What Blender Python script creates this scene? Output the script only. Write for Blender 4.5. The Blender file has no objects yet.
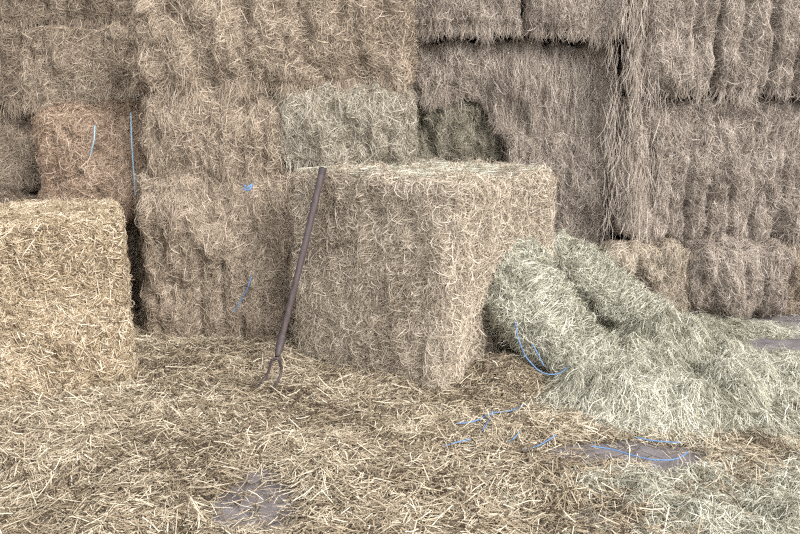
import bpy, bmesh, math
import numpy as np
from mathutils import Vector

SC = bpy.context.scene
COL = SC.collection
R = np.random.default_rng(7)

# ------------------------------------------------------------------ camera, world, light, exposure
F_PX, H_CAM, PITCH = 778.0, 1.6, math.atan(162 / 778)
cam = bpy.data.cameras.new('camera')
cam.sensor_width = 36.0
cam.lens = 36.0 * F_PX / 800.0
cam.clip_end = 200
cam_o = bpy.data.objects.new('camera', cam)
COL.objects.link(cam_o)
cam_o.location = (0, 0, H_CAM)
cam_o.rotation_euler = (math.pi / 2 - PITCH, 0, 0)
SC.camera = cam_o

W = bpy.data.worlds.new('overcast_sky')
SC.world = W
W.use_nodes = True
nt = W.node_tree
nt.nodes.clear()
wo = nt.nodes.new('ShaderNodeOutputWorld')
bg = nt.nodes.new('ShaderNodeBackground')
tc = nt.nodes.new('ShaderNodeTexCoord')
sep = nt.nodes.new('ShaderNodeSeparateXYZ')
rp = nt.nodes.new('ShaderNodeValToRGB')
mr = nt.nodes.new('ShaderNodeMapRange')
mr.inputs['From Min'].default_value = -0.3
mr.inputs['From Max'].default_value = 0.6
nt.links.new(tc.outputs['Generated'], sep.inputs[0])
nt.links.new(sep.outputs['Z'], mr.inputs['Value'])
nt.links.new(mr.outputs[0], rp.inputs[0])
rp.color_ramp.elements[0].color = (0.42, 0.41, 0.40, 1)
rp.color_ramp.elements[0].position = 0.25
rp.color_ramp.elements[1].color = (0.96, 0.98, 1.02, 1)
rp.color_ramp.elements[1].position = 0.55
nt.links.new(rp.outputs[0], bg.inputs[0])
bg.inputs[1].default_value = 1.0
nt.links.new(bg.outputs[0], wo.inputs[0])

sun = bpy.data.lights.new('hazy_sun', 'SUN')
sun.energy = 2.4
sun.angle = math.radians(35)
sun.color = (1.0, 0.98, 0.96)
sun_o = bpy.data.objects.new('hazy_sun', sun)
COL.objects.link(sun_o)
sun_o.location = (4, -4, 6)
d = Vector((-0.62, 0.62, -0.60))
sun_o.rotation_euler = d.to_track_quat('-Z', 'Y').to_euler()

vs = SC.view_settings
vs.view_transform = 'Standard'
vs.look = 'None'
vs.gamma = 1
vs.use_curve_mapping = False
vs.exposure = 1.2
SC.cycles.use_denoising = False
SC.cycles.filter_width = 1.35

# ------------------------------------------------------------------ helpers
CT, ST = math.cos(PITCH), math.sin(PITCH)

def ray(px, py):
    u, v = (px - 400) / F_PX, (267 - py) / F_PX
    return np.array([u, CT + v * ST, -ST + v * CT])

def at_z(px, py, z=0.0):
    r = ray(px, py)
    t = (z - H_CAM) / r[2]
    return np.array([r[0] * t, r[1] * t, z])

def at_y(px, py, y):
    r = ray(px, py)
    t = y / r[1]
    return np.array([r[0] * t, y, H_CAM + r[2] * t])

def hash3(ix, iy, iz, seed):
    h = (ix.astype(np.int64) * 374761393 + iy.astype(np.int64) * 668265263 + iz.astype(np.int64) * 2147483647 * 3
         + seed * 1274126177) & 0xFFFFFFFF
    h = ((h ^ (h >> 13)) * 1274126177) & 0xFFFFFFFF
    h = ((h ^ (h >> 16)) * 2246822519) & 0xFFFFFFFF
    h = h ^ (h >> 15)
    return (h & 0xFFFFFF) / float(0xFFFFFF)

def vnoise(p, seed=0):
    i = np.floor(p)
    f = p - i
    f = f * f * (3 - 2 * f)
    ix, iy, iz = i[..., 0], i[..., 1], i[..., 2]
    out = 0
    for a in (0, 1):
        wa = f[..., 0] if a else 1 - f[..., 0]
        for b in (0, 1):
            wb = f[..., 1] if b else 1 - f[..., 1]
            for c in (0, 1):
                wc = f[..., 2] if c else 1 - f[..., 2]
                out = out + wa * wb * wc * hash3(ix + a, iy + b, iz + c, seed)
    return out * 2 - 1

def fbm(p, seed=0, octs=3):
    s, a, t = 0, 1.0, 0
    for k in range(octs):
        s = s + a * vnoise(p * (2 ** k) + 17.3 * k, seed + k)
        t += a
        a *= 0.5
    return s / t

def norm(v):
    return v / np.maximum(np.linalg.norm(v, axis=-1, keepdims=True), 1e-9)

def xyz(x, y, z=0.0):
    return np.stack(np.broadcast_arrays(x, y, z), -1).astype(float)

def ramp_mat(name, cols, rough=0.85, body=False, sheen=0.0):
    m = bpy.data.materials.new(name)
    m.use_nodes = True
    t = m.node_tree
    b = t.nodes['Principled BSDF']
    b.inputs['Roughness'].default_value = rough
    b.inputs['Specular IOR Level'].default_value = 0.12 if not body else 0.05
    r = t.nodes.new('ShaderNodeValToRGB')
    els = r.color_ramp.elements
    while len(els) < len(cols):
        els.new(0.5)
    for k, (pos, c) in enumerate(cols):
        els[k].position = pos
        els[k].color = (*c, 1)
    a = t.nodes.new('ShaderNodeAttribute')
    a.attribute_name = 'tint'
    if body:
        co = t.nodes.new('ShaderNodeTexCoord')
        mp = t.nodes.new('ShaderNodeMapping')
        mp.inputs['Scale'].default_value = (90, 90, 22)
        n = t.nodes.new('ShaderNodeTexNoise')
        n.inputs['Scale'].default_value = 1.0
        n.inputs['Detail'].default_value = 5
        n.inputs['Distortion'].default_value = 1.2
        t.links.new(co.outputs['Object'], mp.inputs[0])
        t.links.new(mp.outputs[0], n.inputs['Vector'])
        ma = t.nodes.new('ShaderNodeMath')
        ma.operation = 'MULTIPLY_ADD'
        t.links.new(n.outputs['Fac'], ma.inputs[0])
        ma.inputs[1].default_value = 0.9
        ad = t.nodes.new('ShaderNodeMath')
        ad.operation = 'SUBTRACT'
        t.links.new(a.outputs['Fac'], ad.inputs[0])
        ad.inputs[1].default_value = 0.45
        t.links.new(ad.outputs[0], ma.inputs[2])
        t.links.new(ma.outputs[0], r.inputs[0])
        bp = t.nodes.new('ShaderNodeBump')
        bp.inputs['Strength'].default_value = 0.9
        bp.inputs['Distance'].default_value = 0.02
        t.links.new(n.outputs['Fac'], bp.inputs['Height'])
        t.links.new(bp.outputs[0], b.inputs['Normal'])
    else:
        t.links.new(a.outputs['Fac'], r.inputs[0])
    t.links.new(r.outputs[0], b.inputs['Base Color'])
    return m

def lerp(a, b, t):
    return tuple(a[i] * (1 - t) + b[i] * t for i in range(3))

def hay(name, dark, mid, light, rough=0.85):
    """strand material and the duller material of the packed hay under it"""
    s = ramp_mat(name + '_strands', [(0.0, dark), (0.45, mid), (1.0, light)], rough)
    b = ramp_mat(name + '_packed', [(0.1, dark), (0.75, mid)], 1.0, body=True)
    return b, s

def flat_mat(name, c, rough=0.6, metal=0.0, noise=None):
    m = bpy.data.materials.new(name)
    m.use_nodes = True
    t = m.node_tree
    b = t.nodes['Principled BSDF']
    b.inputs['Roughness'].default_value = rough
    b.inputs['Metallic'].default_value = metal
    b.inputs['Base Color'].default_value = (*c, 1)
    if noise:
        co = t.nodes.new('ShaderNodeTexCoord')
        mp = t.nodes.new('ShaderNodeMapping')
        mp.inputs['Scale'].default_value = noise[1]
        n = t.nodes.new('ShaderNodeTexNoise')
        n.inputs['Scale'].default_value = 1
        n.inputs['Detail'].default_value = 8
        n.inputs['Roughness'].default_value = 0.65
        r = t.nodes.new('ShaderNodeValToRGB')
        r.color_ramp.elements[0].position = 0.3
        r.color_ramp.elements[1].position = 0.7
        r.color_ramp.elements[0].color = (*c, 1)
        r.color_ramp.elements[1].color = (*noise[0], 1)
        t.links.new(co.outputs['Object'], mp.inputs[0])
        t.links.new(mp.outputs[0], n.inputs['Vector'])
        t.links.new(n.outputs['Fac'], r.inputs[0])
        t.links.new(r.outputs[0], b.inputs['Base Color'])
        bp = t.nodes.new('ShaderNodeBump')
        bp.inputs['Strength'].default_value = 0.5
        bp.inputs['Distance'].default_value = 0.004
        t.links.new(n.outputs['Fac'], bp.inputs['Height'])
        t.links.new(bp.outputs[0], b.inputs['Normal'])
    return m

# geometry containers: lists of (verts Nx3, faces Mx4 or Mx3, tint per face, slot)
class Geo:
    def __init__(self):
        self.v, self.f, self.t, self.s, self.n = [], [], [], [], 0

    def add(self, v, f, tint, slot=0):
        self.v.append(np.asarray(v, float).reshape(-1, 3))
        f = np.asarray(f, np.int64)
        self.f.append(f + self.n)
        self.t.append(np.broadcast_to(np.asarray(tint, float), (len(f),)))
        self.s.append(np.full(len(f), slot))
        self.n += len(self.v[-1])

    def build(self, name, mats, loc=(0, 0, 0), rotz=0.0, parent=None, smooth=True):
        v = np.concatenate(self.v)
        f = np.concatenate(self.f)
        k = f.shape[1]
        me = bpy.data.meshes.new(name)
        me.vertices.add(len(v))
        me.vertices.foreach_set('co', v.astype(np.float32).ravel())
        me.loops.add(len(f) * k)
        me.loops.foreach_set('vertex_index', f.astype(np.int32).ravel())
        me.polygons.add(len(f))
        me.polygons.foreach_set('loop_start', (np.arange(len(f)) * k).astype(np.int32))
        me.polygons.foreach_set('loop_total', np.full(len(f), k, np.int32))
        me.update(calc_edges=True)
        for m in mats:
            me.materials.append(m)
        me.polygons.foreach_set('material_index', np.concatenate(self.s).astype(np.int32))
        me.polygons.foreach_set('use_smooth', np.full(len(f), smooth, bool))
        a = me.attributes.new('tint', 'FLOAT', 'FACE')
        a.data.foreach_set('value', np.concatenate(self.t).astype(np.float32))
        me.update()
        o = bpy.data.objects.new(name, me)
        COL.objects.link(o)
        o.location = loc
        o.rotation_euler = (0, 0, rotz)
        if parent:
            o.parent = parent
        return o

def tag(o, label=None, cat=None, group=None, kind=None):
    if label: o['label'] = label
    if cat: o['category'] = cat
    if group: o['group'] = group
    if kind: o['kind'] = kind
    return o

def ribbons(geo, P, nrm, width, tint, slot=1, solid=False):
    """P (N,K,3) paths, nrm (N,3) outward; width (N,)"""
    N, K, _ = P.shape
    T = np.empty_like(P)
    T[:, 1:-1] = P[:, 2:] - P[:, :-2]
    T[:, 0] = P[:, 1] - P[:, 0]
    T[:, -1] = P[:, -1] - P[:, -2]
    T = norm(T)
    roll = nrm + R.normal(0, 0.45, (N, 3))
    w = norm(np.cross(T, roll[:, None, :]))
    taper = np.interp(np.linspace(0, 1, K), [0, 0.15, 0.8, 1], [0.7, 1, 0.9, 0.35] if not solid else [0.9, 1, 1, 0.85])[None, :, None]
    hw = width[:, None, None] * 0.5 * taper
    if not solid:
        V = np.stack([P - w * hw, P + w * hw], 2)           # N,K,2,3
        m = 2
    else:
        b = norm(np.cross(T, w))
        V = np.stack([P - w * hw - b * hw * 0.3, P + w * hw - b * hw * 0.3, P - b * hw * -0.75], 2)
        m = 3
    base = (np.arange(N) * K * m)[:, None]
    fs = []
    for k in range(K - 1):
        for j in range(m if m == 3 else 1):
            j2 = (j + 1) % m
            fs.append(np.stack([base[:, 0] + k * m + j, base[:, 0] + k * m + j2,
                                base[:, 0] + (k + 1) * m + j2, base[:, 0] + (k + 1) * m + j], -1))
    rep = len(fs)
    f = np.stack(fs, 1).reshape(-1, 4)
    geo.add(V.reshape(-1, 3), f, np.repeat(tint, rep), slot)

# ------------------------------------------------------------------ bales
def bale(name, c, size, rotz, mats, seed, r=0.08, dens=None, flake=0.14, groove=0.02, rough=0.08,
         length=0.085, width=0.0024, droop=0.7, bulge=0.03, faces=('f', 'r', 'l', 't'), fringe=0, solid=False,
         lumps=1.0, shape=None, curl=0.32, lift=0.008, base_ang=0.0, axis=0):
    """c = centre of the bottom front edge in world; the box runs back (+y) from it. returns the object"""
    sx, sy, sz = size
    hx, hy, hz = sx / 2, sy / 2, sz / 2
    r = r * 0.6
    inner = np.array([hx - r, hy - r, hz - r])

    def disp(q, n):
        p = q + seed * 3.7
        s = fbm(p * 2.3, seed) * 0.055 * lumps + fbm(p * np.array([8, 8, 5.0]), seed + 5) * rough
        s = s - 0.05 * lumps * np.clip(fbm(p * np.array([6, 6, 3.5]), seed + 7) - 0.32, 0, 1)
        s = s + vnoise(p * np.array([26, 26, 9.0]), seed + 9) * 0.02
        # creases between the pressed flakes
        w = q[..., axis] / flake + fbm(p * np.array([3, 3, 1.2]), seed + 11) * 0.55 + seed * 0.37
        dd = np.abs(w - np.round(w))
        g = np.exp(-(dd / 0.13) ** 2) * np.clip(0.55 + vnoise(p * np.array([4, 4, 2.0]), seed + 13) * 1.2, 0, 1.4)
        s = s - groove * g * (1 - np.abs(n[..., axis]) ** 2)
        bl = bulge * (np.cos(np.clip(q[..., 0] / hx, -1, 1) * 1.57) * np.cos(np.clip(q[..., 2] / hz, -1, 1) * 1.57))
        return s + bl * (np.abs(n[..., 1]) > 0.4)

    def surf(p):
        q = np.clip(p, -inner, inner)
        n = norm(p - q)
        pos = q + n * r
        pos = pos + n * disp(pos, n)[..., None]
        if shape is not None:
            pos = shape(pos, (hx, hy, hz))
        return pos, n

    g = Geo()
    # body: six gridded sides, welded
    st = 0.022
    nx, ny, nz = (max(4, int(round(d / st))) for d in (sx, sy, sz))
    lat = {}
    Vl, Fl = [], []
    off = 0
    for ax in range(3):
        ns = [nx, ny, nz]
        a1, a2 = [k for k in range(3) if k != ax]
        for sg in (-1, 1):
            stp = 1 if ax != 1 or sg < 0 else 1
            u = np.linspace(-1, 1, ns[a1] + 1)
            v = np.linspace(-1, 1, ns[a2] + 1)
            U, Vv = np.meshgrid(u, v, indexing='ij')
            p = np.zeros(U.shape + (3,))
            h = np.array([hx, hy, hz])
            p[..., ax] = sg * h[ax]
            p[..., a1] = U * h[a1]
            p[..., a2] = Vv * h[a2]
            pos, _ = surf(p)
            n1, n2 = U.shape
            idx = off + np.arange(n1 * n2).reshape(n1, n2)
            q = np.stack([idx[:-1, :-1], idx[1:, :-1], idx[1:, 1:], idx[:-1, 1:]], -1).reshape(-1, 4)
            flip = (sg < 0) ^ (ax == 1)
            if flip:
                q = q[:, ::-1]
            Vl.append(pos.reshape(-1, 3))
            Fl.append(q)
            off += n1 * n2
    V = np.concatenate(Vl)
    Fa = np.concatenate(Fl)
    key = np.round(V, 5)
    _, first, inv = np.unique(key, axis=0, return_index=True, return_inverse=True)
    inv = inv.reshape(-1)
    Fa = inv[Fa]
    V = V[first]
    fc = V[Fa].mean(1)
    g.add(V, Fa, 0.45 + 0.25 * fbm(fc * 6 + seed, seed + 21), 0)

    # strands
    if dens is None:
        dens = 9000
    K = 4
    dens = dens * (1.0 if solid else 2.3)
    fringe = fringe * 1.8
    for side in faces:
        if side == 'f':
            A = sx * sz; N = int(A * dens)
            p = xyz(R.uniform(-hx, hx, N), -hy, R.uniform(-hz, hz, N)); e1 = np.array([1, 0, 0.]); e2 = np.array([0, 0, -1.])
        elif side in 'rl':
            A = sy * sz; N = int(A * dens * (1 if side == 'r' else 0.8)); s_ = 1 if side == 'r' else -1
            p = xyz(s_ * hx, R.uniform(-hy, hy, N), R.uniform(-hz, hz, N)); e1 = np.array([0, 1., 0]); e2 = np.array([0, 0, -1.])
        else:
            A = sx * sy; N = int(A * dens * 0.8)
            p = xyz(R.uniform(-hx, hx, N), R.uniform(-hy, hy, N), hz); e1 = np.array([1., 0, 0]); e2 = np.array([0, -1., 0])
        field = fbm(p * 5 + seed, seed + 31) * 1.6
        spread = (1 - droop) * 2.6 + 0.3
        ang = base_ang + field * (0.22 + 0.5 * (1 - droop)) + R.normal(0, spread, N) * (1 if side != 't' else 1.6)
        L = length * R.uniform(0.45, 1.5, N)
        cr = R.normal(0, curl, N)
        lf = np.abs(R.normal(0, lift, N))
        fly = R.random(N) < 0.06
        lf[fly] *= 1.8
        sl = R.normal(0, 0.010, N)
        P = np.empty((N, K, 3))
        cur = p.copy()
        nn = None
        for k in range(K):
            s_, n_ = surf(cur)
            tt = k / (K - 1)
            P[:, k] = s_ + n_ * (lf * (0.3 + 1.4 * math.sin(math.pi * (0.15 + 0.7 * tt))) + sl * (tt - 0.5) + 0.001)[:, None]
            if k == 1: nn = n_
            ang = ang + cr * 0.8
            dr = np.cos(ang)[:, None] * e2 + np.sin(ang)[:, None] * e1
            cur = cur + dr * (L / (K - 1))[:, None]
        tint = np.clip(0.42 + 0.22 * fbm(p * 4 + 9, seed + 41) + R.normal(0, 0.25, N), 0, 1)
        ribbons(g, P, nn, width * R.uniform(0.5, 1.4, N), tint, 1, solid)
    if fringe:
        N = int(fringe * sx)
        p = xyz(R.uniform(-hx, hx, N), -hy, -hz + R.uniform(0, 0.06, N))
        keep = fbm(p * np.array([7, 0, 0.]) + seed, seed + 51) > R.uniform(-0.5, 0.3, N)
        p = p[keep]; N = len(p)
        s0, n0 = surf(p)
        L = R.uniform(0.05, 0.17, N) * (0.7 + 0.7 * np.clip(vnoise(p * np.array([6, 0, 0.]) + 3 + seed, seed), 0, 1))
        cr = R.normal(0, 0.25, N); a0 = R.normal(0, 0.3, N)
        P = np.empty((N, K, 3)); cur = s0 + np.array([0, -0.012, 0])
        for k in range(K):
            P[:, k] = cur
            cur = cur + np.stack([np.sin(a0), R.normal(0.0, 0.12, N), -np.cos(a0)], -1) * (L / (K - 1))[:, None]
            a0 = a0 + cr
        ribbons(g, P, np.tile([0, -1., 0], (N, 1)), width * R.uniform(0.5, 1.3, N), np.clip(R.normal(0.45, 0.2, N), 0, 1), 1)
    ca, sa = math.cos(rotz), math.sin(rotz)
    # c is the bottom front centre; the object's origin sits at the centre of its bottom
    ox, oy = c[0] - sa * hy, c[1] + ca * hy
    for k in range(len(g.v)):
        g.v[k] = g.v[k] + np.array([0, 0, hz])
    o = g.build(name, mats, (ox, oy, c[2]), rotz)
    return o

# palettes (linear colours of dry hay and straw)
HAY_TAN = hay('tan_hay', (0.095, 0.068, 0.047), (0.365, 0.29, 0.215), (0.70, 0.59, 0.465))
HAY_PALE = hay('pale_hay', (0.13, 0.10, 0.072), (0.48, 0.40, 0.305), (0.82, 0.73, 0.60))
HAY_GREEN = hay('greenish_hay', (0.11, 0.093, 0.065), (0.41, 0.36, 0.28), (0.74, 0.68, 0.57))
HAY_RUST = hay('rusty_hay', (0.10, 0.06, 0.04), (0.385, 0.275, 0.195), (0.71, 0.575, 0.44))
HAY_BROWN = hay('brown_hay', (0.065, 0.048, 0.034), (0.275, 0.215, 0.16), (0.56, 0.46, 0.355))
HAY_GREY = hay('grey_hay', (0.10, 0.078, 0.061), (0.385, 0.318, 0.26), (0.74, 0.655, 0.56))
HAY_OLIVE_SHADED = hay('olive_hay_shaded', (0.055, 0.048, 0.034), (0.255, 0.225, 0.165), (0.55, 0.50, 0.40))  # greenish hay with the shade of the hollow put into its colour
STRAW = hay('golden_straw', (0.12, 0.08, 0.045), (0.49, 0.385, 0.255), (0.88, 0.78, 0.62), 0.5)
LITTER = hay('floor_straw', (0.075, 0.053, 0.034), (0.42, 0.335, 0.23), (0.86, 0.77, 0.60), 0.5)
FRESH = hay('fresh_green_hay', (0.10, 0.093, 0.06), (0.46, 0.435, 0.335), (0.85, 0.83, 0.71))
BLUE = flat_mat('blue_twine', (0.11, 0.22, 0.41), 0.5)
PALEBLUE = flat_mat('faded_blue_twine', (0.30, 0.42, 0.50), 0.5)
CONCRETE = flat_mat('dusty_concrete', (0.085, 0.075, 0.08), 0.9, 0, ((0.25, 0.22, 0.22), (7, 7, 7)))
TIN = flat_mat('grey_sheeting', (0.35, 0.35, 0.34), 0.7, 0, ((0.45, 0.44, 0.42), (2, 2, 2)))

# ------------------------------------------------------------------ the barn
def box(name, lo, hi, m):
    bm = bmesh.new()
    bmesh.ops.create_cube(bm, size=1)
    for v in bm.verts:
        for k in range(3):
            v.co[k] = lo[k] if v.co[k] < 0 else hi[k]
    me = bpy.data.meshes.new(name)
    bm.to_mesh(me); bm.free()
    me.materials.append(m)
    o = bpy.data.objects.new(name, me)
    COL.objects.link(o)
    o['kind'] = 'structure'
    return o

box('floor', (-7, -2, -0.2), (7, 10, 0), CONCRETE)
box('wall_back', (-7, 10, -0.2), (7, 10.2, 6.2), TIN)
box('wall_left', (-7.2, 1.0, -0.2), (-7, 10.2, 6.2), TIN)
box('wall_right', (7, 3.0, -0.2), (7.2, 10.2, 6.2), TIN)
box('shade_ceiling', (-7.2, 3.2, 6.2), (7.2, 10.2, 6.35), TIN)  # unseen, added for the light; front edge set back to let top light in

# ------------------------------------------------------------------ the bales
# golden straw bale at the left
ra = math.radians(21)
ex = np.array([math.cos(ra), math.sin(ra)])
cr_ = np.array([-1.50, 4.12]) - ex * 0.85
o = bale('straw_bale', (cr_[0], cr_[1], 0), (1.7, 0.95, 0.995), ra, STRAW, 3, r=0.05, dens=32000, flake=0.2, groove=0.004,
         rough=0.012, lumps=0.5, length=0.06, width=0.0036, droop=0.35, bulge=0.01, faces=('f', 'r', 't'), solid=True,
         curl=0.06, lift=0.006, base_ang=0.9)
tag(o, 'golden yellow straw bale, the pale one at the left edge in the foreground', 'straw bale')

# pale bale in the middle, standing in front of the stack
rb = math.atan2(-0.6, 0.8)
cn = np.array([0.30, 4.03])
mid = cn + np.array([-0.8, 0.6]) * 0.6
def front_shape(p, h):
    q = p.copy()
    t = np.clip((h[2] - p[..., 2]) / (2 * h[2]), 0, 1)
    q[..., 0] += np.where(p[..., 0] > 0, -0.09 * t ** 1.3, 0)       # narrows a little towards the foot
    return q
o_front = bale('hay_bale', (mid[0], mid[1], 0), (1.2, 1.18, 1.19), rb, HAY_PALE, 5, r=0.07, dens=17000, flake=0.2, groove=0.022,
               rough=0.035, lumps=0.45, length=0.085, width=0.0025, droop=0.6, bulge=0.02, faces=('f', 'r', 'l', 't'), shape=front_shape, curl=0.35)
tag(o_front, 'large pale hay bale standing in the middle, with the pitchfork leaning on it', 'hay bale')

G_STACK = 'hay bales stacked behind the pale one'
def B(label, x0, x1, y, z0, z1, mats, seed, depth=1.0, tilt=0.0, group=None, **k):
    c = ((x0 + x1) / 2, y, z0)
    o = bale('hay_bale', c, (x1 - x0, depth, z1 - z0), math.radians(tilt), mats, seed, **k)
    return tag(o, label, 'hay bale', group)

GC, GL, GB, GR = ('bales of the central stack', 'bales of the left back stack', 'bales of the recessed back stack', 'bales of the right stack')
def sag_left(p, h):
    q = p.copy()
    t = np.clip((-p[..., 0] / h[0] - 0.55) / 0.45, 0, 1) * np.clip(p[..., 2] / h[2] * 0.5 + 0.5, 0, 1)
    q[..., 2] -= 0.16 * t ** 2
    q[..., 0] += 0.10 * t
    return q
o_mid = B('tall tan hay bale standing on the floor between straw bale and pitchfork', -1.72, -0.62, 5.10, 0, 1.14, HAY_TAN, 11,
          group=GC, dens=12000, droop=0.8, groove=0.03, r=0.1, fringe=0, faces=('f', 'l', 't'))
B('tan hay bale lying on the tall tan bale, left of the greenish one', -1.67, -0.77, 5.12, 1.14, 1.69, HAY_TAN, 12, group=GC,
  r=0.1, dens=11000, fringe=900, faces=('f', 'l', 't'), droop=0.8, groove=0.025)
B('pale greenish hay bale in the central stack, directly above the pale front bale', -0.79, 0.06, 5.07, 1.20, 1.72, HAY_GREEN, 13, group=GC,
  r=0.13, dens=12000, fringe=500, faces=('f', 'r', 'l', 't'), bulge=0.05, droop=0.8)
B('wide tan hay bale at the top of the central stack, above the greenish one', -1.76, 0.04, 5.08, 1.71, 2.42, HAY_TAN, 15, group=GC,
  r=0.16, dens=11500, fringe=900, faces=('f', 'r', 'l'), bulge=0.04, droop=0.7, flake=0.3, groove=0.012, shape=sag_left)

# left back stack
o_rust = B('rusty orange hay bale with hanging blue twine, behind the straw bale', -2.52, -1.76, 5.46, 0.84, 1.56, HAY_RUST, 21, group=GL,
           r=0.12, dens=12000, faces=('f', 'l', 'r', 't'), droop=0.7)
B('dark brown hay bale at the left edge, left of the rusty orange one', -3.7, -2.64, 5.85, 0.96, 1.58, HAY_BROWN, 22, group=GL,
  dens=9000, faces=('f', 'r'), fringe=0)
B('brown hay bale at the left edge, directly above the dark brown one', -3.7, -2.74, 5.78, 1.60, 2.14, HAY_BROWN, 23, group=GL,
  dens=9000, faces=('f', 'r'), fringe=900)
B('tan hay bale directly above the rusty orange one, left of the central stack', -2.75, -1.70, 5.76, 1.59, 2.15, HAY_TAN, 24, group=GL,
  dens=10000, faces=('f', 'l'), fringe=1100)
B('wide brown hay bale across the top left corner, topmost at the left', -3.7, -1.68, 5.84, 2.17, 2.8, HAY_BROWN, 25, group=GL,
  dens=10000, faces=('f', 'r'), fringe=900, flake=0.3)
B('dark hay bale on the floor in the gap between straw bale and tall tan bale', -3.0, -1.76, 5.72, 0.0, 0.95, HAY_BROWN, 27, group=GL,
  dens=8000, faces=('f', 'r', 't'))

# recess at the back
B('hay bale at the top edge over the recess, its left one', 0.02, 0.92, 6.00, 2.14, 2.75, HAY_GREY, 31, group=GB, dens=10000,
  faces=('f', 'l'), fringe=700, r=0.1, droop=0.9)
B('hay bale at the top edge over the recess, its right one', 0.92, 1.72, 5.96, 2.12, 2.75, HAY_GREY, 32, group=GB, dens=10000,
  faces=('f', 'l', 'r'), fringe=600, r=0.12, droop=0.9)
def droop_right(p, h):
    q = p.copy()
    t = np.clip((p[..., 0] / h[0] + 0.45) / 0.6, 0, 1)
    q[..., 2] -= 0.32 * t * t * (3 - 2 * t) * np.clip(0.5 - 0.5 * p[..., 2] / h[2], 0, 1)
    q[..., 1] -= 0.06 * t * np.clip(0.5 - 0.5 * p[..., 2] / h[2], 0, 1)
    return q
B('wide grey brown hay bale across the recess, directly above the olive green one', 0.02, 1.70, 6.20, 1.66, 2.08, HAY_GREY, 33, group=GB, dens=10000,
  faces=('f',), fringe=2600, droop=0.9, flake=0.25, r=0.08, shape=droop_right)
B('olive green hay bale coloured dark for the shaded hollow in the recess, seen over the pale front bale', 0.02, 0.82, 6.24, 1.02, 1.63, HAY_OLIVE_SHADED, 35, group=GB, dens=10000,
  faces=('f', 't', 'r'), r=0.14, rough=0.09, droop=0.8)
B('tall grey brown hay bale standing in the recess, right of the olive green one', 0.84, 1.68, 6.06, 0.0, 1.38, HAY_GREY, 36, group=GB, dens=10000,
  faces=('f', 'l', 't'), droop=0.92, flake=0.2, r=0.1)

# right stack
B('grey brown hay bale at the top of the right stack, deeply creased', 1.76, 3.6, 5.76, 1.68, 2.35, HAY_GREY, 41, group=GR, dens=12000,
  faces=('f', 'l', 't'), r=0.14, flake=0.19, groove=0.06, fringe=500, droop=0.88)
B('tall grey brown hay bale in the middle tier of the right stack', 1.66, 3.6, 5.86, 0.60, 1.64, HAY_GREY, 42, group=GR, dens=12000,
  faces=('f', 'l', 't'), r=0.12, flake=0.17, groove=0.05, fringe=300, droop=0.86)
B('hay bale with rounded end on the floor at the foot of right stack', 2.14, 2.93, 5.66, 0.0, 0.58, HAY_GREY, 43, group=GR, dens=12000,
  faces=('f', 'l', 'r', 't'), r=0.26, flake=0.2, groove=0.03, droop=0.88)
B('pale hay bale on the floor right behind the green hay heap', 1.54, 2.12, 5.66, 0.0, 0.56, HAY_PALE, 44, group=GR, dens=12000,
  faces=('f', 'l', 'r', 't'), r=0.14, droop=0.88)
B('hay bale cut off by the top edge, just left of the deeply creased one', 1.70, 2.5, 5.9, 2.36, 2.9, HAY_TAN, 45, group=GR, dens=10000,
  faces=('f', 'l'), r=0.12, fringe=2400, droop=0.9)
B('brown hay bale just peeking in low at the right edge of the photo', 2.97, 3.9, 5.85, 0.0, 0.54, HAY_TAN, 46, group=GR, dens=9000,
  faces=('f', 'l', 't'))

# hay hanging down the joint between recess and right stack
def hanging(n, x0, x1, y, ztop, zbot, mats, seed):
    g = Geo()
    K = 6
    cl = 44
    ctr = np.stack([R.uniform(x0, x1, cl) + R.normal(0, 0.05, cl), R.uniform(zbot + 0.3, ztop, cl)], -1)
    who = R.integers(0, cl, n)
    sx = ctr[who, 0] + R.normal(0, 0.03, n)
    sz = ctr[who, 1] + R.normal(0, 0.16, n)
    sy = y + R.normal(0, 0.02, n) - 0.015 * R.random(n)
    L = R.uniform(0.08, 0.22, n)
    a0 = R.normal(0, 0.22, n); cr = R.normal(0, 0.12, n)
    P = np.empty((n, K, 3)); cur = xyz(sx, sy, sz)
    for k in range(K):
        P[:, k] = cur
        cur = cur + np.stack([np.sin(a0), R.normal(0, 0.1, n), -np.cos(a0)], -1) * (L / (K - 1))[:, None]
        a0 = a0 * 0.8 + cr
    ribbons(g, P, np.tile([0, -1., 0], (n, 1)), 0.0026 * R.uniform(0.5, 1.4, n), np.clip(R.normal(0.5, 0.2, n), 0, 1), 0)
    return g.build('hanging_hay', [mats[1]])
tag(hanging(1800, 1.62, 1.86, 5.79, 2.55, 0.45, HAY_GREY, 3), 'long loose hay hanging down the joint left of the right stack', 'loose hay', kind='stuff')

# ------------------------------------------------------------------ floor litter as height fields
def gauss(x, y, c, sx, sy, rot=0.0):
    dx, dy = x - c[0], y - c[1]
    ca, sa = math.cos(rot), math.sin(rot)
    u, v = dx * ca + dy * sa, -dx * sa + dy * ca
    return np.exp(-(u / sx) ** 2 - (v / sy) ** 2)

bare = [(at_z(250, 515), 0.25, 0.22, 0), (at_z(268, 480), 0.17, 0.18, 0), (at_z(575, 455), 0.36, 0.15, 0), (at_z(650, 457), 0.26, 0.12, 0),
        (at_z(583, 526), 0.16, 0.08, 0), (at_z(18, 440), 0.12, 0.12, 0), (at_z(8, 480), 0.1, 0.08, 0), (at_z(775, 348), 0.38, 0.16, 0),
        (at_z(745, 455), 0.15, 0.06, 0)]

def edge_x(y):            # where golden litter gives way to green hay
    return 0.72 + 0.0 * y

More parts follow.
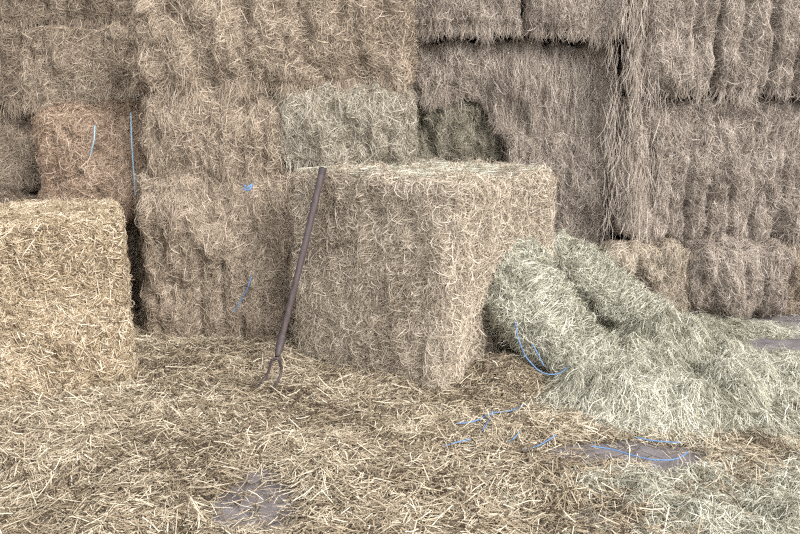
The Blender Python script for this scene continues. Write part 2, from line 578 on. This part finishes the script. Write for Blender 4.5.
def bareness(x, y):
    wx = x + 0.09 * vnoise(xyz(x * 6, y * 6, 21.0), 91) + 0.04 * vnoise(xyz(x * 17, y * 17, 2.0), 92)
    wy = y + 0.09 * vnoise(xyz(x * 6, y * 6, 31.0), 93) + 0.04 * vnoise(xyz(x * 17, y * 17, 4.0), 94)
    return np.clip(2.2 * sum(gauss(wx, wy, c, sx, sy, r) for c, sx, sy, r in bare) - 0.35 + 0.35 * vnoise(xyz(x * 11, y * 11, 8.0), 95), 0, 0.93) * (sum(gauss(wx, wy, c, sx, sy, r) for c, sx, sy, r in bare) > 0.12)

def straw_cover(x, y):
    b = bareness(x, y)
    n = fbm(xyz(x * 3, y * 3, 1.0), 61)
    c = np.clip(1.0 - 1.0 * b + 0.1 * n, 0, 1)
    back = np.clip((x - 0.85 + 0.12 * n) / 0.2, 0, 1)
    fore = 0.95 * np.clip((x - 0.6 + 0.25 * n) / 0.5, 0, 1) * np.clip(0.75 - 0.9 * fbm(xyz(x * 2.4, y * 2.4, 9.0), 65), 0.25, 1)
    k = np.clip((y - 3.5) / 0.15, 0, 1)
    tuft = 0.9 * gauss(x, y, at_z(800, 412), 0.22, 0.16)
    return np.clip(c * (1 - 0.96 * back * k - fore * (1 - k)) + tuft, 0, 1)

def straw_h(x, y):
    n = fbm(xyz(x * 2.2, y * 2.2, 3.0), 63)
    n2 = fbm(xyz(x * 7, y * 7, 5.0), 67)
    n3 = vnoise(xyz(x * 22, y * 22, 5.0), 69)
    c = straw_cover(x, y)
    h = 0.025 + 0.03 * n + 0.04 * n2 + 0.016 * n3
    h = h + 0.07 * gauss(x, y, (-1.15, 4.25), 0.5, 0.4) + 0.04 * gauss(x, y, (-1.3, 3.4), 0.6, 0.4)
    h = h + 0.10 * gauss(x, y, (0.62, 4.25), 0.18, 0.35)
    h = h - 0.13 * gauss(x, y, (0.2, 3.85), 0.5, 0.25) - 0.04 * gauss(x, y, (-0.4, 4.35), 0.3, 0.2)
    return np.maximum(h, 0.012) * np.clip(c * 1.6 - 0.25, -0.2, 1)

def heap_cover(x, y):
    n = fbm(xyz(x * 2.6, y * 2.6, 7.0), 71)
    core = gauss(x, y, at_z(660, 400), 0.62, 0.55) + gauss(x, y, at_z(760, 400), 0.5, 0.42) + gauss(x, y, at_z(620, 345), 0.5, 0.5)
    fr = 1.9 * gauss(x, y, at_z(710, 510), 0.8, 0.45) + 0.4 * gauss(x, y, at_z(790, 370), 0.5, 0.8) + 0.5 * gauss(x, y, at_z(720, 330), 0.6, 0.3)
    b = bareness(x, y)
    return np.clip((core * 1.5 + fr + 0.25 * n - 0.12) * (0.45 + 0.55 * np.clip((y - 3.45) / 0.2, 0, 1)) - 0.9 * b, 0, 1)

def heap_h(x, y):
    n = fbm(xyz(x * 2.7, y * 2.7, 11.0), 73)
    n2 = fbm(xyz(x * 8, y * 8, 13.0), 75)
    c = heap_cover(x, y)
    h = 0.03 + 0.19 * gauss(x, y, at_z(650, 385, 0.1), 0.42, 0.38) + 0.16 * gauss(x, y, at_z(650, 330, 0.1), 0.4, 0.3) \
        + 0.05 * gauss(x, y, at_z(760, 400), 0.4, 0.3) + 0.18 * gauss(x, y, at_z(680, 350, 0.1), 0.3, 0.22) \
        + 0.06 * gauss(x, y, at_z(590, 400), 0.2, 0.2)
    h = h * (1.15 + 0.7 * n) + 0.07 * n2 + 0.02 * n + 0.022 * vnoise(xyz(x * 20, y * 20, 1.0), 77) + 0.07 * (0.6 - 2.2 * np.abs(fbm(xyz(x * 3.6, y * 3.6, 6.0), 78))) * np.clip(h * 8, 0, 1)
    return h * np.clip(c * 1.8 - 0.3, -0.2, 1)

def field(name, hf, cf, x0, x1, y0, y1, dens, mats, length, width, curl, solid, K=3, step=0.025, lift=0.02, pitch=0.25, skip=None, near=None):
    g = Geo()
    nx, ny = int((x1 - x0) / step), int((y1 - y0) / step)
    X, Y = np.meshgrid(np.linspace(x0, x1, nx + 1), np.linspace(y0, y1, ny + 1), indexing='ij')
    Z = hf(X, Y)
    V = np.stack([X, Y, Z], -1).reshape(-1, 3)
    idx = np.arange((nx + 1) * (ny + 1)).reshape(nx + 1, ny + 1)
    q = np.stack([idx[:-1, :-1], idx[1:, :-1], idx[1:, 1:], idx[:-1, 1:]], -1).reshape(-1, 4)
    zz = V[q][:, :, 2].max(1)
    q = q[zz > 0.004]
    V[:, 2] = np.maximum(V[:, 2], 0.001)
    used, inv = np.unique(q, return_inverse=True)
    q = inv.reshape(q.shape)
    V = V[used]
    fc = V[q].mean(1)
    g.add(V, q, 0.4 + 0.3 * fbm(fc * 7, 81), 0)
    N = int((x1 - x0) * (y1 - y0) * dens)
    x, y = R.uniform(x0, x1, N), R.uniform(y0, y1, N)
    keep = R.random(N) < cf(x, y)
    # only the part of the floor a camera near the photographer's could see
    keep &= np.abs(x) < 0.62 * y + 0.35
    x, y = x[keep], y[keep]
    N = len(x)
    ang = R.uniform(0, 2 * np.pi, N) + 0
    flow = fbm(xyz(x * 2, y * 2, 2.0), 83) * 3.0
    al = R.random(N) < 0.3
    ang = np.where(al, flow + R.normal(0, 0.5, N), ang)
    L = length * R.uniform(0.35, 1.5, N) * np.where(R.random(N) < 0.12, 1.8, 1.0)
    cr = R.normal(0, curl, N)
    tilt = R.normal(0, pitch, N)
    lf = np.abs(R.normal(0, lift, N))
    P = np.empty((N, K, 3))
    cx, cy = x.copy(), y.copy()
    Pm = []
    for k in range(K):
        tt = k / (K - 1) - 0.5
        if solid:
            zc = np.maximum(hf(cx, cy), 0) * 0.6 + np.maximum(hf(x, y), 0) * 0.4
        else:
            zc = np.maximum(hf(cx, cy), 0)
        P[:, k] = xyz(cx, cy, np.maximum(zc + lf + 0.004 + tilt * tt * L, 0.003))
        ang = ang + cr
        cx = cx + np.cos(ang) * L / (K - 1)
        cy = cy + np.sin(ang) * L / (K - 1)
    tint = np.clip(0.43 + 0.3 * fbm(xyz(x * 3, y * 3, 4.0), 85) + 0.25 * fbm(xyz(x * 11, y * 11, 4.0), 87) + R.normal(0, 0.3, N), 0, 1)
    ribbons(g, P, np.tile([0, 0, 1.], (N, 1)), width * R.uniform(0.5, 1.4, N), tint, 1, solid)
    return g, mats, name

g, m_, n_ = field('straw_litter', straw_h, straw_cover, -3.0, 2.4, 2.45, 5.6, 24000, LITTER, 0.075, 0.0038, 0.28, True)
tag(g.build(n_, m_), 'golden straw litter spread thickly over the barn floor', 'loose straw', kind='stuff')
g, m_, n_ = field('hay_heap', heap_h, heap_cover, 0.2, 3.6, 2.45, 5.9, 52000, FRESH, 0.07, 0.0020, 0.4, False, K=4, lift=0.018)
tag(g.build(n_, m_), 'pale green loose hay heaped and scattered on the floor at the right', 'loose hay', kind='stuff')

mc = mid + np.array([math.cos(rb + math.pi / 2), math.sin(rb + math.pi / 2)]) * 0.59
def on_top(x, y):
    dx, dy = x - mc[0], y - mc[1]
    u = dx * math.cos(rb) + dy * math.sin(rb); v = -dx * math.sin(rb) + dy * math.cos(rb)
    return ((np.abs(u) < 0.55) & (np.abs(v) < 0.55)) * (0.75 + 0.3 * vnoise(xyz(x * 5, y * 5, 0.5), 97))
g = Geo()  # added pale green hay; its light tint imitates overhead light on the bale top
n0 = 52000
xx, yy = R.uniform(-0.9, 1.2, n0), R.uniform(3.9, 6.0, n0)
kk = R.random(n0) < on_top(xx, yy); xx, yy = xx[kk], yy[kk]; n0 = len(xx)
an = R.uniform(0, 6.28, n0); cv = R.normal(0, 0.35, n0); LL = R.uniform(0.03, 0.1, n0); li = np.abs(R.normal(0, 0.012, n0)); Pp = np.empty((n0, 4, 3))
cx, cy = xx.copy(), yy.copy()
for k in range(4):
    Pp[:, k] = xyz(cx, cy, 1.2 + li)
    an = an + cv; cx = cx + np.cos(an) * LL / 3; cy = cy + np.sin(an) * LL / 3
ribbons(g, Pp, np.tile([0, 0, 1.], (n0, 1)), 0.0025 * R.uniform(0.5, 1.4, n0), np.clip(R.normal(0.6, 0.24, n0), 0, 1), 0)
tag(g.build('top_light_hay', [FRESH[1]]), 'thin added layer of pale green loose hay, standing in for light on top of the pale front bale', 'loose hay', kind='stuff')

# ------------------------------------------------------------------ the two slabs of green hay sliding off the pale bale
def catmull(pts, n):
    pts = np.asarray(pts, float)
    P = np.vstack([2 * pts[0] - pts[1], pts, 2 * pts[-1] - pts[-2]])
    out = []
    for t in np.linspace(0, len(pts) - 1 - 1e-6, n):
        i = int(t); f = t - i
        a, b, c, d_ = P[i], P[i + 1], P[i + 2], P[i + 3]
        out.append(0.5 * (2 * b + (c - a) * f + (2 * a - 5 * b + 4 * c - d_) * f * f + (3 * b - a - 3 * c + d_) * f ** 3))
    return np.array(out)

def slab(label, ctr, wid, hw, ht, seed, mats, nstr, hide=None):
    """ctr: centre line, wid: width direction at each centre point, hw / ht half width and half thickness"""
    M = 200
    C = catmull(ctr, M)
    Wd = norm(catmull(wid, M))
    HW = catmull(np.array(hw)[:, None] * np.ones(3), M)[:, 0]
    HT = catmull(np.array(ht)[:, None] * np.ones(3), M)[:, 0]
    T = norm(np.gradient(C, axis=0))
    Nn = norm(np.cross(T, Wd))
    Nn = np.where((Nn[:, 1] > 0)[:, None], -Nn, Nn)
    Wd = norm(Wd - T * (Wd * T).sum(-1, keepdims=True))
    def surf(s, th, lf=0.0):
        s = np.clip(s, 0, 1)
        u = s * (M - 1)
        i = np.clip(u.astype(int), 0, M - 2); f = (u - i)[..., None]
        lp = lambda A: A[i] * (1 - f) + A[i + 1] * f
        c, w, n = lp(C), norm(lp(Wd)), norm(lp(Nn))
        a = lp(HW[:, None])[..., 0]; b = lp(HT[:, None])[..., 0]
        cap = np.sqrt(np.clip(1 - np.clip((0.10 - s) / 0.10, 0, 1) ** 2, 0, 1)) * np.sqrt(np.clip(1 - np.clip((s - 0.90) / 0.10, 0, 1) ** 2, 0, 1))
        cs, sn = np.cos(th), np.sin(th)
        sg = np.sign(cs) * np.abs(cs) ** 0.75; sg2 = np.sign(sn) * np.abs(sn) ** 0.75
        d_ = w * (sg * a * cap)[..., None] + n * (sg2 * b * cap)[..., None]
        nn = norm(w * (cs * b)[..., None] + n * (sn * a)[..., None])
        pos = c + d_
        ds = fbm(pos * 5, seed) * 0.055 + fbm(pos * 15, seed + 3) * 0.05 + vnoise(pos * 30, seed + 4) * 0.012
        return pos + nn * (ds * cap + lf)[..., None], nn
    g = Geo()
    ns, nt_ = 70, 44
    S, TH = np.meshgrid(np.linspace(0, 1, ns), np.arange(nt_) / nt_ * 2 * np.pi, indexing='ij')
    P, _ = surf(S, TH)
    idx = np.arange(ns * nt_).reshape(ns, nt_)
    j = np.roll(idx, -1, axis=1)
    q = np.stack([idx[:-1], idx[1:], j[1:], j[:-1]], -1).reshape(-1, 4)
    g.add(P.reshape(-1, 3), q, 0.35 + 0.3 * fbm(P.reshape(-1, 3)[q].mean(1) * 8, seed), 0)
    length = np.linalg.norm(np.diff(C, axis=0), axis=1).sum()
    N = nstr; K = 4
    s = R.uniform(0, 1, N); th = R.uniform(0, 2 * np.pi, N)
    L = R.uniform(0.03, 0.10, N)
    ang = R.normal(0.3, 1.1, N) + fbm(xyz(s * 5, th, 0), seed + 9) * 0.8
    cr = R.normal(0, 0.4, N)
    lf = np.abs(R.normal(0, 0.016, N)); rad = 0.16
    Q = np.empty((N, K, 3)); p0 = None
    for k in range(K):
        pos, nn = surf(s, th, lf * (0.4 + 1.2 * math.sin(math.pi * k / (K - 1))) + 0.002)
        Q[:, k] = pos
        if k == 1: p0 = nn
        ang = ang + cr
        s = s + np.cos(ang) * L / (K - 1) / length
        th = th + np.sin(ang) * L / (K - 1) / rad
    tint = np.clip(0.45 + 0.2 * fbm(Q[:, 0] * 6, seed + 8) + R.normal(0, 0.33, N), 0, 1)
    ribbons(g, Q, p0, 0.0019 * R.uniform(0.5, 1.4, N), tint, 1)
    c0 = Q.reshape(-1, 3).mean(0); c0[2] = 0
    for k in range(len(g.v)): g.v[k] = g.v[k] - c0
    return tag(g.build('hay_slab', mats, tuple(c0)), label, 'hay slab', 'green hay slabs sliding off the pale bale')

slab('nearer curled slab of pale green hay slumped against the pale bale',
     [at_y(512, 238, 4.72), at_y(517, 280, 4.50), at_y(540, 316, 4.38), at_y(574, 350, 4.32), at_y(606, 376, 4.30)],
     [(1, .5, .05), (1, .5, .15), (.9, .5, .4), (.8, .5, .5), (.7, .6, .5)],
     [0.15, 0.21, 0.21, 0.17, 0.12], [0.08, 0.12, 0.13, 0.12, 0.08], 7, FRESH, 60000)
slab('farther slab of pale green hay, right of the dark hollow beside nearer slab',
     [at_y(545, 240, 5.30), at_y(582, 274, 5.16), at_y(617, 303, 5.05), at_y(650, 330, 4.92), at_y(695, 362, 4.75)],
     [(.9, .6, .4), (.8, .6, .5), (.8, .6, .5), (.7, .6, .5), (.6, .7, .4)],
     [0.10, 0.15, 0.155, 0.16, 0.12], [0.09, 0.12, 0.13, 0.12, 0.07], 9, FRESH, 52000)

# ------------------------------------------------------------------ tubes (pitchfork, twine)
def tube(name, pts, rad, m, parent=None, n=24, sides=10, loc=(0, 0, 0), wob=0.0):
    C = catmull(pts, n) if len(pts) > 2 else np.linspace(pts[0], pts[1], n)
    if wob:
        C = C + fbm(C * 14, 5)[:, None] * wob * np.array([1, 1, 0.3])
    rad = np.interp(np.linspace(0, 1, n), np.linspace(0, 1, len(np.atleast_1d(rad))), np.atleast_1d(rad))
    T = norm(np.gradient(C, axis=0))
    a = norm(np.cross(T, np.array([0.13, 0.97, 0.2])))
    b = np.cross(T, a)
    th = np.arange(sides) / sides * 2 * np.pi
    V = C[:, None] + (a[:, None] * np.cos(th)[None, :, None] + b[:, None] * np.sin(th)[None, :, None]) * rad[:, None, None]
    idx = np.arange(n * sides).reshape(n, sides); j = np.roll(idx, -1, 1)
    q = np.stack([idx[:-1], idx[1:], j[1:], j[:-1]], -1).reshape(-1, 4)
    V = V.reshape(-1, 3)
    V = np.vstack([V, C[0], C[-1]])
    c0, c1 = n * sides, n * sides + 1
    caps = [[c0, idx[0, (k + 1) % sides], idx[0, k], c0] for k in range(sides)]
    caps += [[c1, idx[-1, k], idx[-1, (k + 1) % sides], c1] for k in range(sides)]
    me = bpy.data.meshes.new(name)
    fc = [tuple(int(i) for i in f) for f in q] + [tuple(int(i) for i in f[:3]) for f in caps]
    me.from_pydata([tuple(v - np.array(loc)) for v in V], [], fc)
    for p in me.polygons: p.use_smooth = True
    me.materials.append(m)
    o = bpy.data.objects.new(name, me)
    COL.objects.link(o)
    if parent: o.parent = parent
    else: o.location = loc
    return o

WOOD = flat_mat('weathered_dark_handle', (0.04, 0.028, 0.029), 0.6, 0, ((0.095, 0.07, 0.068), (60, 60, 8)))
IRON = flat_mat('rusted_iron', (0.03, 0.022, 0.024), 0.6, 0.0, ((0.07, 0.05, 0.048), (40, 40, 40)))

fork_top = at_y(323, 168, 4.50)
fork_base = at_z(280, 345, 0.23)
root = bpy.data.objects.new('pitchfork', None)
COL.objects.link(root)
fl = at_z(266, 380, 0.0)
root.location = fl
tag(root, 'dark two-tined pitchfork leaning against the pale hay bale', 'pitchfork')
sock = at_z(277, 357, 0.19)
tube('handle', [fork_base, fork_base * 0.5 + fork_top * 0.5 + np.array([0.004, -0.004, 0]), fork_top], [0.017, 0.019, 0.0195, 0.020, 0.0205], WOOD, root, 40, 14, fl)
dirn = norm(fork_top - fork_base)
tube('socket', [sock, fork_base + dirn * 0.05], [0.013, 0.0235, 0.024], IRON, root, 12, 14, fl)
tube('end_cap', [fork_top - dirn * 0.035, fork_top + dirn * 0.004], [0.023, 0.023, 0.022], IRON, root, 8, 14, fl)
def over(px, py, up):
    zc = 0.1
    for _ in range(8):
        p = at_z(px, py, zc)
        zc = up + max(float(straw_h(p[0:1], p[1:2])[0]), 0.0)
    return at_z(px, py, zc)
tl = [at_z(277, 358, 0.185), at_z(271.5, 361, 0.172), over(269, 370, 0.12), over(264, 379, 0.11), over(256, 388, 0.08)]
tr = [at_z(277, 358, 0.185), at_z(280, 362, 0.170), over(281, 371, 0.12), over(278, 381, 0.11), over(271, 392, 0.08)]
tube('tine', tl, [0.010, 0.009, 0.008, 0.007, 0.004], IRON, root, 30, 8, fl)
tube('tine', tr, [0.010, 0.009, 0.008, 0.007, 0.004], IRON, root, 30, 8, fl)

# twine on bales (parts of the bale) and on the floor (things)
def on_bale(bale_o, pts, rad, m):
    t = tube('baler_twine', pts, rad, m, None, 28, 6, (0, 0, 0))
    M = bale_o.matrix_basis.inverted()
    t.data.transform(M)
    t.parent = bale_o
    return t
on_bale(o_rust, [at_y(131, 112, 5.36), at_y(131.5, 135, 5.32), at_y(133, 160, 5.32), at_y(135.5, 195, 5.34)], 0.0055, PALEBLUE)
on_bale(o_rust, [at_y(95, 125, 5.36), at_y(94, 140, 5.33), at_y(90.5, 155, 5.35)], 0.005, PALEBLUE)
on_bale(o_mid, [at_y(252, 275, 4.99), at_y(248, 287, 4.97), at_y(243, 297, 4.98), at_y(234, 312, 4.99)], 0.004, BLUE)
on_bale(o_mid, [at_y(244, 185, 5.02), at_y(247, 188, 4.98), at_y(252, 184, 4.99), at_y(249, 190, 4.97), at_y(243, 189, 5.0)], 0.0055, BLUE)

def twine(label, pix, m=BLUE, rad=0.0031, z=None):
    P = []
    for px, py, *zz in pix:
        if zz:
            P.append(at_z(px, py, zz[0])); continue
        zc = 0.05
        for _ in range(6):
            p = at_z(px, py, zc)
            zc = 0.05 + max(float(straw_h(p[0:1], p[1:2])[0]), float(heap_h(p[0:1], p[1:2])[0]), 0.0)
        P.append(at_z(px, py, zc))
    c = np.mean(P, axis=0); c[2] = min(p[2] for p in P)
    o = tube('baler_twine', P, rad, m, None, 60, 6, tuple(c), wob=0.006)
    return tag(o, label, 'twine', 'loose blue twine on the floor')
twine('blue twine loop sagging below the nearer green hay slab', [(514, 318, .42), (519, 340, .34), (526, 357, .24), (540, 371, .17), (556, 374, .15), (567, 367, .17), (566, 355, .22)])
twine('short blue twine hanging inside the sagging loop', [(532, 344, .30), (538, 354, .25), (544, 366, .18)])
twine('frayed forked blue twine on straw before the foot of the pale bale', [(455, 424), (475, 421), (490, 414), (512, 410), (525, 404)])
twine('short blue twine tail crossing the frayed one', [(493, 411), (489, 420), (483, 430)])
twine('blue twine on straw, nearest of the pieces before the pale bale', [(445, 446), (458, 442), (470, 439)])
twine('curved blue twine crossing the straw towards the bare strip of floor', [(520, 451), (535, 447), (545, 442), (556, 435)])
twine('small blue twine scrap left of the curved one', [(509, 443), (515, 437), (520, 431)])
twine('long blue twine lying along the bare strip of concrete', [(592, 446), (612, 449), (632, 455), (655, 460), (676, 459), (688, 452)])
twine('faint blue twine just behind the long one, under green hay', [(636, 438), (655, 441), (680, 443)])
